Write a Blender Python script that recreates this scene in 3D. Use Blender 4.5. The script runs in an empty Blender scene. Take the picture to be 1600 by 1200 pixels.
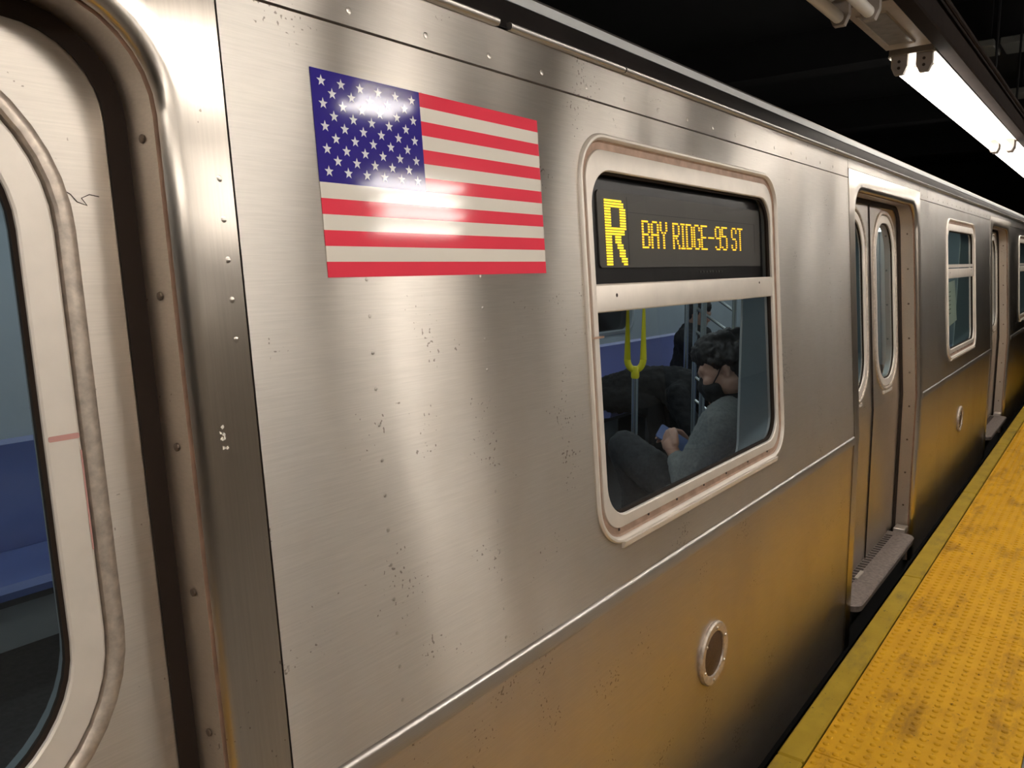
import bpy, bmesh, math, random
from mathutils import Vector, Matrix
random.seed(7)
R = math.radians
S = bpy.context.scene
COL = S.collection

# ------------------------------------------------------------------ camera
EYE = Vector((0.0, 0.0, 1.55))
FPX = 1230.0
def set_camera():
    vx = Vector((960.0, -192.0, FPX)).normalized()          # direction of the train in camera axes (right, down, forward)
    roll = R(0.7)
    hd = Vector((math.cos(roll), -math.sin(roll), 0))
    dn = vx.cross(hd).normalized()
    if dn.y < 0: dn = -dn
    up = -dn
    vy = up.cross(vx)
    rows = (vx, vy, up)                                     # world axis i expressed in camera axes
    right = Vector((r.x for r in rows)); down = Vector((r.y for r in rows)); fwd = Vector((r.z for r in rows))
    m = Matrix((( right.x, -down.x, -fwd.x, EYE.x), (right.y, -down.y, -fwd.y, EYE.y), (right.z, -down.z, -fwd.z, EYE.z), (0, 0, 0, 1)))
    cd = bpy.data.cameras.new('camera'); co = bpy.data.objects.new('camera', cd); COL.objects.link(co)
    cd.sensor_width = 36.0; cd.lens = 36.0 * FPX / 1600.0; cd.clip_start = 0.02; cd.clip_end = 200
    co.matrix_world = m
    S.camera = co
set_camera()
w = bpy.data.worlds.new('station_dark'); S.world = w; w.use_nodes = True
w.node_tree.nodes['Background'].inputs[0].default_value = (0.55, 0.5, 0.45, 1)
w.node_tree.nodes['Background'].inputs[1].default_value = 0.004
S.view_settings.view_transform = 'Standard'; S.view_settings.look = 'None'
S.view_settings.exposure = 0.12; S.view_settings.gamma = 1.0; S.view_settings.use_curve_mapping = False
LAMP = 20.0; LAMP_EDGE = 8.0          # emission of the station tubes
CARLAMP = 4.2       # emission of the ceiling strips inside the car

# ------------------------------------------------------------------ materials
M = {}
def nd(nt, t, **k):
    n = nt.nodes.new(t)
    for a, b in k.items(): setattr(n, a, b)
    return n
def newmat(name):
    m = bpy.data.materials.new(name); m.use_nodes = True
    nt = m.node_tree; b = nt.nodes['Principled BSDF']; M[name] = m
    return m, nt, b
def noise(nt, scale=(1, 1, 1), sc=5.0, detail=3.0, rough=0.55):
    tc = nd(nt, 'ShaderNodeNewGeometry'); mp = nd(nt, 'ShaderNodeMapping'); n = nd(nt, 'ShaderNodeTexNoise')
    mp.inputs['Scale'].default_value = scale
    nt.links.new(tc.outputs['Position'], mp.inputs[0]); nt.links.new(mp.outputs[0], n.inputs['Vector'])
    n.inputs['Scale'].default_value = sc; n.inputs['Detail'].default_value = detail; n.inputs['Roughness'].default_value = rough
    return n.outputs['Fac']
def ramp(nt, fac, stops):
    r = nd(nt, 'ShaderNodeValToRGB'); e = r.color_ramp.elements
    while len(e) < len(stops): e.new(0.5)
    for i, (p, c) in enumerate(stops): e[i].position = p; e[i].color = (*c, 1)
    nt.links.new(fac, r.inputs[0]); return r.outputs[0]
def mixc(nt, fac, a, b, mode='MIX'):
    m = nd(nt, 'ShaderNodeMix', data_type='RGBA', blend_type=mode)
    if isinstance(fac, float): m.inputs[0].default_value = fac
    else: nt.links.new(fac, m.inputs[0])
    for s, v in ((6, a), (7, b)):
        if isinstance(v, tuple): m.inputs[s].default_value = (*v, 1)
        else: nt.links.new(v, m.inputs[s])
    return m.outputs[2]
def bump(nt, b, fac, strength, dist, prev=None):
    n = nd(nt, 'ShaderNodeBump'); n.inputs['Strength'].default_value = strength; n.inputs['Distance'].default_value = dist
    nt.links.new(fac, n.inputs['Height'])
    if prev is not None: nt.links.new(prev, n.inputs['Normal'])
    nt.links.new(n.outputs[0], b.inputs['Normal']); return n.outputs[0]
def simple(name, col, rough=0.5, metal=0.0, var=0.0, vs=8.0, **k):
    m, nt, b = newmat(name)
    b.inputs['Roughness'].default_value = rough; b.inputs['Metallic'].default_value = metal
    if var:
        f = noise(nt, sc=vs)
        c0 = tuple(max(0, c * (1 - var)) for c in col); c1 = tuple(min(1, c * (1 + var)) for c in col)
        nt.links.new(ramp(nt, f, [(0.3, c0), (0.7, c1)]), b.inputs['Base Color'])
    else:
        b.inputs['Base Color'].default_value = (*col, 1)
    for a, v in k.items(): b.inputs[a].default_value = v
    return m
def steel(name, col, rough, aniso, wav=1.0, specks=True, grain=0.12, tan=(0, 0.07, 1), brush=(14, 120, 480)):
    m, nt, b = newmat(name)
    b.inputs['Metallic'].default_value = 1.0
    b.inputs['Anisotropic'].default_value = aniso
    cx = nd(nt, 'ShaderNodeCombineXYZ')
    for i in range(3): cx.inputs[i].default_value = tan[i]
    nt.links.new(cx.outputs[0], b.inputs['Tangent'])
    g = noise(nt, brush, 1.0, 2.0)                              # brushing
    c = ramp(nt, g, [(0.25, tuple(x * 0.93 for x in col)), (0.75, tuple(min(1, x * 1.05) for x in col))])
    s = noise(nt, (1, 1, 0.5), 3.0, 4.0)                        # cloudy soiling
    c = mixc(nt, ramp(nt, s, [(0.45, (0, 0, 0)), (0.8, (0.5, 0.5, 0.5))]), c, (col[0] * 0.80, col[1] * 0.73, col[2] * 0.66))
    if specks:
        p = noise(nt, (1, 1, 1), 170.0, 0.0)
        q = noise(nt, (1, 1, 1), 7.0, 2.0)
        mul = nd(nt, 'ShaderNodeMath', operation='MULTIPLY'); nt.links.new(p, mul.inputs[0]); nt.links.new(q, mul.inputs[1])
        c = mixc(nt, ramp(nt, mul.outputs[0], [(0.475, (0, 0, 0)), (0.51, (0.6, 0.6, 0.6))]), c, (0.10, 0.06, 0.04))
    nt.links.new(c, b.inputs['Base Color'])
    rr_ = nd(nt, 'ShaderNodeMapRange'); nt.links.new(s, rr_.inputs[0])
    rr_.inputs[3].default_value = rough * 0.92; rr_.inputs[4].default_value = rough * 1.1
    nt.links.new(rr_.outputs[0], b.inputs['Roughness'])
    pv = None
    if wav: 
        wv = noise(nt, (1.0, 1.0, 0.45), 2.3, 1.0)              # oil canning of the sheet
        pv = bump(nt, b, wv, wav, 0.012)
    bump(nt, b, g, grain, 0.0006, pv)
    return m
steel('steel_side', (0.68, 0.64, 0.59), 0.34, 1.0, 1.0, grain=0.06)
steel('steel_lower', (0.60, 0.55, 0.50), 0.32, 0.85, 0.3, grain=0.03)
steel('steel_post', (0.62, 0.57, 0.51), 0.29, 0.9, 0.0, grain=0.02, tan=(1, 0, 0), brush=(300, 60, 5))
steel('steel_leaf', (0.68, 0.63, 0.57), 0.36, 0.9, 0.5)
steel('steel_jamb', (0.58, 0.51, 0.44), 0.45, 0.6, 0.0)
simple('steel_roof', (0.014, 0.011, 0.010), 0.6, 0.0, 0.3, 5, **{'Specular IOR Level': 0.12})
simple('rib_metal', (0.30, 0.275, 0.26), 0.4, 0.9)
steel('steel_rail', (0.62, 0.59, 0.56), 0.34, 0.2, 0.0, False)
simple('bezel_metal', (0.75, 0.69, 0.62), 0.45, 0.4, 0.05, 14)
simple('bead_metal', (0.56, 0.49, 0.42), 0.42, 0.7, 0.22, 70)
simple('seal_rust', (0.38, 0.25, 0.18), 0.55, 0.2, 0.2, 30)
simple('vent_brown', (0.085, 0.045, 0.022), 0.6, 0.2, 0.3, 200)
simple('rubber', (0.022, 0.014, 0.010), 0.85, **{'Specular IOR Level': 0.2})
simple('groove_dark', (0.035, 0.022, 0.016), 0.7)
simple('screw_dark', (0.16, 0.12, 0.09), 0.45, 0.7)
simple('rivet_steel', (0.60, 0.56, 0.51), 0.35, 1.0)
simple('pink_marker', (0.52, 0.27, 0.24), 0.6)
simple('sign_black', (0.006, 0.005, 0.005), 0.35)
simple('sign_face', (0.085, 0.080, 0.072), 0.5)
simple('sign_seam', (0.015, 0.015, 0.015), 0.5)
def emit(name, col, strength):
    m, nt, b = newmat(name)
    b.inputs['Base Color'].default_value = (*[min(1, c) for c in col], 1)
    b.inputs['Emission Color'].default_value = (*col, 1); b.inputs['Emission Strength'].default_value = strength
emit('led_amber', (1.0, 0.58, 0.02), 1.25)
emit('led_yellow', (1.0, 0.72, 0.03), 1.25)
emit('tube_lit', (1.0, 0.94, 0.87), LAMP)
emit('tube_edge', (1.0, 0.93, 0.85), LAMP_EDGE)
emit('car_light', (0.88, 0.97, 1.0), CARLAMP)
emit('indicator_blue', (0.35, 0.65, 1.0), 1.5)
for n_, c_ in (('vinyl_red', (0.84, 0.045, 0.085)), ('vinyl_white', (0.80, 0.75, 0.67)), ('vinyl_blue', (0.024, 0.012, 0.24)), ('vinyl_star', (0.80, 0.80, 0.86))):
    simple(n_, c_, 0.5, 0.0, **{'Specular IOR Level': 0.1, 'Coat Weight': 0.9, 'Coat Roughness': 0.07})
def glass(name, tint, gl=1.0):
    m, nt, b = newmat(name); nt.nodes.remove(b)
    o = nt.nodes['Material Output']
    t = nd(nt, 'ShaderNodeBsdfTransparent'); t.inputs[0].default_value = (*tint, 1)
    g = nd(nt, 'ShaderNodeBsdfGlossy'); g.inputs['Roughness'].default_value = 0.02; g.inputs[0].default_value = (gl, gl, gl, 1)
    lw = nd(nt, 'ShaderNodeLayerWeight'); pw = nd(nt, 'ShaderNodeMath', operation='POWER'); nt.links.new(lw.outputs['Facing'], pw.inputs[0]); pw.inputs[1].default_value = 5.0
    f = nd(nt, 'ShaderNodeMath', operation='MULTIPLY_ADD'); nt.links.new(pw.outputs[0], f.inputs[0]); f.inputs[1].default_value = 0.95; f.inputs[2].default_value = 0.045
    mx = nd(nt, 'ShaderNodeMixShader'); nt.links.new(f.outputs[0], mx.inputs[0]); nt.links.new(t.outputs[0], mx.inputs[1]); nt.links.new(g.outputs[0], mx.inputs[2])
    nt.links.new(mx.outputs[0], o.inputs[0])
glass('glass_tinted', (0.72, 0.76, 0.76))
glass('glass_green', (0.66, 0.75, 0.70))
glass('glass_sign', (0.92, 0.92, 0.92), 0.3)
# platform
def yellow(name, a, b_, dirt, rough):
    m, nt, b = newmat(name)
    f = noise(nt, sc=9.0, detail=4); c = ramp(nt, f, [(0.3, a), (0.7, b_)])
    d = noise(nt, (0.6, 1.4, 1), 5.0, 6, 0.7)
    c = mixc(nt, ramp(nt, d, [(0.52, (0, 0, 0)), (0.72, (0.75, 0.75, 0.75))]), c, dirt)
    p = noise(nt, (1, 1, 1), 40.0, 3)
    c = mixc(nt, ramp(nt, p, [(0.66, (0, 0, 0)), (0.72, (0.8, 0.8, 0.8))]), c, tuple(x * 0.6 for x in dirt))
    nt.links.new(c, b.inputs['Base Color']); b.inputs['Roughness'].default_value = rough; b.inputs['Specular IOR Level'].default_value = 0.25
    bump(nt, b, noise(nt, sc=160.0), 0.3, 0.001)
yellow('tile_yellow', (0.62, 0.32, 0.005), (0.72, 0.39, 0.008), (0.20, 0.09, 0.008), 0.62)
yellow('edge_yellow', (0.36, 0.235, 0.012), (0.44, 0.30, 0.02), (0.15, 0.11, 0.03), 0.65)
simple('concrete', (0.20, 0.185, 0.165), 0.8, 0, 0.25, 12)
simple('concrete_dark', (0.03, 0.027, 0.025), 0.9, 0, 0.3, 10)
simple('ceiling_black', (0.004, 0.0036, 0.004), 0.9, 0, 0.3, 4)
simple('soot', (0.008, 0.007, 0.006), 0.9)
simple('wall_tile', (0.30, 0.27, 0.23), 0.35, 0, 0.06, 20)
simple('column_paint', (0.03, 0.035, 0.05), 0.5, 0, 0.2, 9)
simple('fixture_beige', (0.42, 0.36, 0.30), 0.5, 0, 0.08, 18)
simple('fixture_white', (0.78, 0.75, 0.70), 0.45)
simple('holder_grey', (0.36, 0.31, 0.27), 0.5)
simple('hatch_brown', (0.17, 0.14, 0.10), 0.4, 0.2, 0.3, 25)
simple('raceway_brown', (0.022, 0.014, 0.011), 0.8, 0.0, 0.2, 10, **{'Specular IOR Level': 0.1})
simple('panel_grey', (0.13, 0.13, 0.115), 0.7)
# car interior
simple('liner_grey', (0.42, 0.47, 0.50), 0.4, 0.0, 0.05, 4)
simple('reveal_grey', (0.20, 0.23, 0.245), 0.3, 0.5)
simple('liner_trim', (0.62, 0.66, 0.68), 0.3, 0.6)
simple('car_floor', (0.035, 0.033, 0.033), 0.45, 0, 0.4, 40)
simple('bench_blue', (0.10, 0.14, 0.34), 0.25)
simple('bench_violet', (0.20, 0.22, 0.50), 0.3)
simple('bench_base', (0.10, 0.11, 0.12), 0.5, 0.4)
simple('pole_steel', (0.55, 0.58, 0.58), 0.25, 0.95)
simple('pole_yellow', (0.85, 0.74, 0.02), 0.35)
simple('car_ceiling', (0.55, 0.57, 0.57), 0.5)
simple('step_metal', (0.22, 0.185, 0.17), 0.55, 0.5, 0.25, 60)
simple('step_tooth', (0.05, 0.04, 0.035), 0.6, 0.4)
simple('step_bright', (0.62, 0.58, 0.54), 0.35, 0.8)
simple('paper', (0.82, 0.82, 0.79), 0.7)
simple('print_grey', (0.25, 0.25, 0.26), 0.7)
simple('skin', (0.48, 0.27, 0.19), 0.5, **{'Subsurface Weight': 0.1})
simple('coat_grey', (0.19, 0.20, 0.19), 0.9, 0, 0.18, 90)
simple('cloth_black', (0.012, 0.012, 0.013), 0.9, 0, 0.3, 60)
simple('cloth_charcoal', (0.030, 0.031, 0.034), 0.9, 0, 0.3, 60)
simple('hair_dark', (0.014, 0.011, 0.010), 0.55)
simple('mask_black', (0.010, 0.010, 0.011), 0.8)
simple('phone_blue', (0.16, 0.22, 0.42), 0.25)
simple('phone_dark', (0.01, 0.01, 0.012), 0.15)
simple('eye_white', (0.7, 0.68, 0.65), 0.3)

# ------------------------------------------------------------------ object helpers
def rootloc(p):
    v = Vector((0, 0, 0))
    while p is not None: v += p.location; p = p.parent
    return v
def mk(name, verts, faces, mat, parent=None, smooth=True, ang=32):
    off = rootloc(parent)
    me = bpy.data.meshes.new(name)
    me.from_pydata([tuple(Vector(v) - off) for v in verts], [], faces)
    me.validate(); 
    bm = bmesh.new(); bm.from_mesh(me); bmesh.ops.remove_doubles(bm, verts=bm.verts, dist=1e-6)
    bmesh.ops.recalc_face_normals(bm, faces=bm.faces); bm.to_mesh(me); bm.free()
    if smooth:
        me.polygons.foreach_set('use_smooth', [True] * len(me.polygons)); me.set_sharp_from_angle(angle=R(ang))
    me.materials.append(M[mat])
    o = bpy.data.objects.new(name, me); COL.objects.link(o); o.parent = parent
    return o
def tag(o, label=None, cat=None, group=None, kind=None):
    for k, v in (('label', label), ('category', cat), ('group', group), ('kind', kind)):
        if v: o[k] = v
    return o
def thing(name, loc, label, cat, group=None):
    o = bpy.data.objects.new(name, None); COL.objects.link(o); o.location = loc; o.empty_display_size = 0.1
    return tag(o, label, cat, group)
def relocate(o):          # move a top-level mesh's origin to its base centre
    me = o.data
    xs = [v.co for v in me.vertices]
    c = Vector(((min(v.x for v in xs) + max(v.x for v in xs)) / 2, (min(v.y for v in xs) + max(v.y for v in xs)) / 2, min(v.z for v in xs)))
    me.transform(Matrix.Translation(-c)); o.location = o.location + c
    return o
class MB:
    def __init__(s): s.v = []; s.f = []
    def add(s, v, f):
        n = len(s.v); s.v += [tuple(p) for p in v]; s.f += [tuple(i + n for i in q) for q in f]; return s
    def box(s, x0, x1, y0, y1, z0, z1, fn=None):
        v = [(x, y, z) for z in (z0, z1) for y in (y0, y1) for x in (x0, x1)]
        if fn: v = [fn(*p) for p in v]
        return s.add(v, [(0, 2, 3, 1), (4, 5, 7, 6), (0, 1, 5, 4), (2, 6, 7, 3), (0, 4, 6, 2), (1, 3, 7, 5)])
    def bbox(s, x0, x1, y0, y1, z0, z1, b):      # box with chamfered edges
        loops = []
        for z, i in ((z0, b), (z0 + b, 0), (z1 - b, 0), (z1, b)):
            q = [(x0 + b, y0 + i), (x1 - b, y0 + i), (x1 - i, y0 + b), (x1 - i, y1 - b), (x1 - b, y1 - i), (x0 + b, y1 - i), (x0 + i, y1 - b), (x0 + i, y0 + b)]
            loops.append([(x, y, z) for x, y in q])
        return s.loops(loops, True, True)
    def loops(s, L, cap0=False, cap1=False, closed=True):
        n = len(L[0]); v = [p for l in L for p in l]; f = []
        for k in range(len(L) - 1):
            for i in range(n if closed else n - 1):
                j = (i + 1) % n; f.append((k * n + i, k * n + j, (k + 1) * n + j, (k + 1) * n + i))
        if cap0: f.append(tuple(range(n - 1, -1, -1)))
        if cap1: f.append(tuple((len(L) - 1) * n + i for i in range(n)))
        return s.add(v, f)
    def tube(s, pts, rad, n=10, cap=True):
        pts = [Vector(p) for p in pts]; L = []; rad = rad if isinstance(rad, (list, tuple)) else [rad] * len(pts)
        ref = None
        for i, p in enumerate(pts):
            d = (pts[min(i + 1, len(pts) - 1)] - pts[max(i - 1, 0)]).normalized()
            if ref is None: ref = Vector((0, 0, 1)) if abs(d.z) < 0.9 else Vector((1, 0, 0))
            a = d.cross(ref).normalized(); b = d.cross(a).normalized(); ref = -b if False else ref
            L.append([p + rad[i] * (math.cos(2 * math.pi * k / n) * a + math.sin(2 * math.pi * k / n) * b) for k in range(n)])
        return s.loops(L, cap, cap)
    def prof(s, pr, x0, x1, caps=True, closed=True):    # (y, z) profile extruded along x
        return s.loops([[(x0, y, z) for y, z in pr], [(x1, y, z) for y, z in pr]], caps, caps, closed)
    def build(s, name, mat, parent=None, smooth=True, ang=32): return mk(name, s.v, s.f, mat, parent, smooth, ang)
# the side of the car: vertical below the belt line, leaning in above it
ZB, YB, TILT = 0.79, 0.895, 0.07
def ys(z): return YB + TILT * max(0.0, z - ZB)
def P(x, z, o=0.0): return (x, ys(z) - o, z)            # o = distance proud of the side sheet
def rr(x0, x1, z0, z1, r, n=11):
    r = min(r, (x1 - x0) / 2 - 1e-4, (z1 - z0) / 2 - 1e-4); out = []
    for cx, cz, a in ((x1 - r, z0 + r, -90), (x1 - r, z1 - r, 0), (x0 + r, z1 - r, 90), (x0 + r, z0 + r, 180)):
        for i in range(n + 1):
            t = R(a + 90 * i / n); out.append((cx + r * math.cos(t), cz + r * math.sin(t)))
    return out
def rrg(x0, x1, z0, z1, r, d, n=11): return rr(x0 - d, x1 + d, z0 - d, z1 + d, max(0.0005, r + d), n)   # grown by d
def L3(pts, o): return [P(x, z, o) for x, z in pts]
def rivet(mb, x, z, o, r=0.006, h=0.003, n=8, flat=0.6):
    mb.loops([[P(x + q * math.cos(2 * math.pi * k / n), z + q * math.sin(2 * math.pi * k / n), o + e) for k in range(n)] for q, e in ((r, -0.001), (r * 0.9, h * 0.6), (r * flat, h))], False, True)
def disc_y(mb, x, z, o0, o1, r, n=20):
    mb.loops([[P(x + r * math.cos(2 * math.pi * k / n), z + r * math.sin(2 * math.pi * k / n), o) for k in range(n)] for o in (o0, o1)], True, True)

# ------------------------------------------------------------------ the station
fl = MB().box(-6, 20, -4.4, 0.679, -0.35, -0.012).build('floor', 'concrete_dark', None, False); tag(fl, kind='structure'); relocate(fl)
EDGE = 0.766
x = -1.3; k = 0
while x < 17:                                             # painted edge boards
    L = 1.83
    MB().bbox(x + 0.002, x + L - 0.002, 0.682, EDGE, -0.16, 0.0, 0.006).build('edge_board', 'edge_yellow', fl); x += L
MB().box(-6, 20, 0.30, 0.72, -1.15, -0.36).build('platform_wall', 'soot', fl, False)
TL, TY0, TY1 = 1.22, 0.135, 0.674
dm = MB(); ny = 13; nx = 29; py = (TY1 - TY0) / ny; px = TL / nx
for i in range(nx):
    for j in range(ny):
        cx, cy = (i + 0.5) * px, (j + 0.5) * py
        dm.loops([[(cx + q * math.cos(2 * math.pi * t / 8), cy + q * math.sin(2 * math.pi * t / 8), z) for t in range(8)] for q, z in ((0.0112, 0), (0.0094, 0.0032), (0.0058, 0.0046))], False, True)
tile_me = dome_me = None
x = 2.435 - 4 * TL
while x < 17:
    if tile_me is None:
        t = MB().bbox(0.0015, TL - 0.0015, 0, TY1 - TY0, -0.02, 0.0, 0.002).build('tactile_tile', 'tile_yellow', fl)
        d = dm.build('dome_field', 'tile_yellow', t, True, 60); tile_me, dome_me = t.data, d.data
        for me in (tile_me, dome_me): me.transform(Matrix.Translation(rootloc(fl)))
    else:
        t = bpy.data.objects.new('tactile_tile', tile_me); COL.objects.link(t); t.parent = fl
        d = bpy.data.objects.new('dome_field', dome_me); COL.objects.link(d); d.parent = t
    t.location = Vector((x, TY0, 0)) - rootloc(fl); tag(d, kind='stuff')
    x += TL
MB().box(-6, 20, -4.4, 0.133, -0.0125, -0.001).build('paving', 'concrete', fl, False)
tb = MB().box(-6, 20, 0.72, 8, -1.35, -1.15).build('track_bed', 'soot', None, False); tag(tb, kind='structure'); relocate(tb)
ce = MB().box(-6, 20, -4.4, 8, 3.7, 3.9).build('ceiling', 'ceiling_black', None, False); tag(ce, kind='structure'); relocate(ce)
wt = MB().box(-6, 20, 7.9, 8.1, -1.35, 3.7).build('wall_track', 'soot', None, False); tag(wt, kind='structure'); relocate(wt)
wp = MB().box(-6, 20, -4.6, -4.4, -0.35, 3.7).build('wall_platform', 'wall_tile', None, False); tag(wp, kind='structure'); relocate(wp)
we = MB().box(20, 20.2, -4.6, 8, -1.35, 3.7).build('wall_end', 'soot', None, False); tag(we, kind='structure'); relocate(we)
ws = MB().box(-6.2, -6, -4.6, 8, -1.35, 3.7).build('wall_start', 'soot', None, False); tag(ws, kind='structure'); relocate(ws)
for i in range(6):                                        # cross beams under the ceiling
    b = MB().box(-3 + 3.6 * i, -2.7 + 3.6 * i, -4.4, 7.9, 3.35, 3.7).build('trim_%d' % (i + 1), 'ceiling_black', None, False); tag(b, kind='structure'); relocate(b)

# ------------------------------------------------------------------ lights over the platform edge
def fixture(x0, x1, yc, z, label, lit=True, group=None, along='x', hatch=False, holders=True):
    """housing with two tubes under it; the long axis runs along x, or along y"""
    L = x1 - x0
    loc = Vector((x0, yc, z)) if along == 'x' else Vector((yc, x0, z))
    t = thing('fluorescent_fixture', loc, label, 'light', group)
    if along == 'x': T = lambda a, b, c: (x0 + a, yc + b, z + c)
    else: T = lambda a, b, c: (yc - b, x0 + a, z + c)
    def B(name, mat, boxes, bev=None):
        m = MB()
        for q in boxes: m.box(*q, fn=T)
        return m.build(name, mat, t, False)
    hw = 0.082
    B('housing', 'fixture_beige', [(0, L, -hw, hw, 0.0, 0.09)])
    if lit or holders:
        rf = MB()
        pr = [(-hw, 0.0), (-hw - 0.006, -0.012), (-hw - 0.006, -0.016), (-0.055, -0.004), (0.055, -0.004), (hw + 0.006, -0.016), (hw + 0.006, -0.012), (hw, 0.0)]
        rf.loops([[T(a, b, c) for b, c in pr] for a in (0.012, L - 0.012)], True, True)
        rfo = rf.build('reflector', 'fixture_white', t, False)
        sc_ = MB()
        for a in (0.28, L - 0.28):
            for b in (-0.028, 0.034):
                sc_.loops([[T(a + q * math.cos(2 * math.pi * k / 8), b + q * math.sin(2 * math.pi * k / 8), c) for k in range(8)] for q, c in ((0.009, -0.004), (0.009, -0.010), (0.005, -0.012))], False, True)
        tag(sc_.build('screw', 'holder_grey', rfo), kind='stuff')
        for b in (-0.046, 0.046):
            tb_ = MB(); zc = -0.062
            tb_.loops([[T(a, b + q * math.cos(2 * math.pi * k / 14), zc + q * math.sin(2 * math.pi * k / 14)) for k in range(14)] for a, q in ((0.045, 0.010), (0.05, 0.0185), (L - 0.05, 0.0185), (L - 0.045, 0.010))], True, True)
            tb_.build('tube', ('tube_edge' if yc == YF and along == 'x' else 'tube_lit') if lit else 'fixture_white', t)
            for e, a in ((0, 0.03), (1, L - 0.03)):
                hm = MB(); hh = 0.030
                pr = [(-hh, 0.0), (-hh, -0.055), (-hh * 0.55, -0.085), (hh * 0.55, -0.085), (hh, -0.055), (hh, 0.0)]
                hm.loops([[T(a + s_, b + p, c) for p, c in pr] for s_ in (-0.014, 0.014)], True, True)
                ho = hm.build('lamp_holder', 'holder_grey', t, False)
                sm = MB(); aa = a + (-0.0145 if e == 0 else 0.0145)
                for c in (-0.035, -0.060):
                    sm.loops([[T(aa + q2, b + 0.006 * math.cos(2 * math.pi * k / 8), c + 0.006 * math.sin(2 * math.pi * k / 8)) for k in range(8)] for q2 in ((0.001, -0.003) if e == 0 else (-0.001, 0.003))], True, True)
                tag(sm.build('screw', 'groove_dark', ho), kind='stuff')
    if hatch:
        h = B('hatch', 'hatch_brown', [(L * 0.22, L * 0.86, -0.035, 0.05, -0.004, 0.001)])
        fr = MB()
        fr.loops([[T(a, b, c) for a, b in q] for q, c in (([(L * .2, -.043), (L * .88, -.043), (L * .88, .058), (L * .2, .058)], -0.001), ([(L * .205, -.040), (L * .875, -.040), (L * .875, .055), (L * .205, .055)], -0.007), ([(L * .22, -.035), (L * .86, -.035), (L * .86, .05), (L * .22, .05)], -0.003))])
        fr.build('hatch_frame', 'fixture_beige', t, False)
    # end bracket plates and drop rods
    B('end_plate', 'holder_grey', [(-0.004, 0.004, -hw, hw, -0.012, 0.06)])
    rm = MB()
    for a in (L * 0.2, L * 0.8):
        p0 = T(a, 0, 0.09); rm.tube([p0, (p0[0], p0[1], 3.69)], 0.008, 6)
    tag(rm.build('drop_rod', 'ceiling_black', t), kind='stuff')
    return t
YF, ZF = 0.752, 2.40
fixture(-3.1, -0.15, YF, ZF, 'lit twin tube light hung over the platform edge behind the camera spot')
fixture(-0.10, 2.82, YF, ZF, 'dead unlit twin tube light over the platform edge before the hatch box', False)
fixture(2.87, 3.57, YF, ZF, 'unlit beige ballast box with a brown hatch between two tube lights', False, hatch=True, holders=False)
fixture(3.62, 6.60, YF, ZF, 'bright twin tube light right after the beige hatch box')
fixture(6.64, 9.60, YF, ZF, 'bright twin tube light, second after the beige hatch box')
fixture(9.64, 12.60, YF, ZF, 'bright twin tube light, third after the beige hatch box')
# dark raceway beside the lights, also painting the shaded platform side of their housings
rw = thing('cable_raceway', (-3, 0.62, 2.42), 'dark brown cable raceway covering the shaded side of the row of tube lights', 'raceway')
MB().bbox(-3.0, 16, 0.600, 0.662, 2.385, 2.51, 0.006).build('shade_trough', 'raceway_brown', rw)
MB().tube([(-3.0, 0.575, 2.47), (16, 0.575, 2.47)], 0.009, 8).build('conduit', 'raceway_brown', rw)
for i in (0, 1, 2, 6, 7):
    MB().box(-2 + 2.3 * i, -1.97 + 2.3 * i, 0.60, 0.64, 2.52, 3.69).build('hanger', 'ceiling_black', rw, False)
# inner and deep lamp rows, read from reflections in the steel, plus added lamps
YR = -0.40
for i, (a, b) in enumerate(((-2.6, -0.1), (0.10, 1.78), (2.04, 2.42), (3.50, 4.60), (5.3, 6.9), (8.2, 10.0), (12.4, 13.3))):  # far end lamp added to brighten the farther steel panel
    fixture(a, b, YR, 2.45, 'lit twin tube light in the inner row above the middle of the platform', group='inner row of platform lights')
for yq, a, b in ((-1.45, 2.04, 2.56), (-1.45, 3.06, 3.92), (-1.80, 3.44, 4.30), (-2.15, 3.80, 4.72)):  # unseen short lamps, added to make the bright band in the steel
    fixture(a, b, yq, 2.45, 'added unseen short tube light that brightens the steel side of the car', group='added short lights')
for i, (a, b) in enumerate(((-2.0, 0.8), (2.3, 3.55), (4.25, 5.3))):
    fixture(a, b, -2.7, 2.45, 'lit twin tube light in the row deep over the platform', group='deep row of platform lights')
fixture(3.2, 4.5, -4.27, 2.05, 'lit twin tube light low on the back wall of the platform')
PANELS = ((7.29, 7.68, .935, 1.065), (7.29, 7.68, .70, .895), (9.43, 9.82, .88, 1.075))
# pale panels under the ceiling beyond the raceway
for i, (x0, x1, y0, y1) in enumerate(PANELS):
    z = 3.20
    p = thing('ceiling_panel', (x0, y0, z), 'pale grey panel on a hanger under the dark ceiling beyond the raceway', 'panel', 'pale panels under the ceiling')
    MB().bbox(x0, x1, y0, y1, z, z + 0.05, 0.006).build('plate', 'panel_grey', p)
    MB().box((x0 + x1) / 2 - .02, (x0 + x1) / 2 + .02, (y0 + y1) / 2 - .02, (y0 + y1) / 2 + .02, z + 0.05, 3.69).build('hanger', 'ceiling_black', p, False)
for i, xx in enumerate((-1.4, 2.45, 7.8)):                 # platform columns
    c = thing('platform_column', (xx, -1.9, 0), 'dark painted steel column standing on the platform', 'column', 'platform columns')
    m = MB(); m.box(xx - .15, xx + .15, -2.05, -2.03, 0, 3.7); m.box(xx - .15, xx + .15, -1.77, -1.75, 0, 3.7); m.box(xx - .01, xx + .01, -2.03, -1.77, 0, 3.7)
    m.build('shaft', 'column_paint', c, False)
    MB().bbox(xx - .2, xx + .2, -2.1, -1.7, 0, 0.02, 0.004).build('base_plate', 'column_paint', c)

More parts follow.
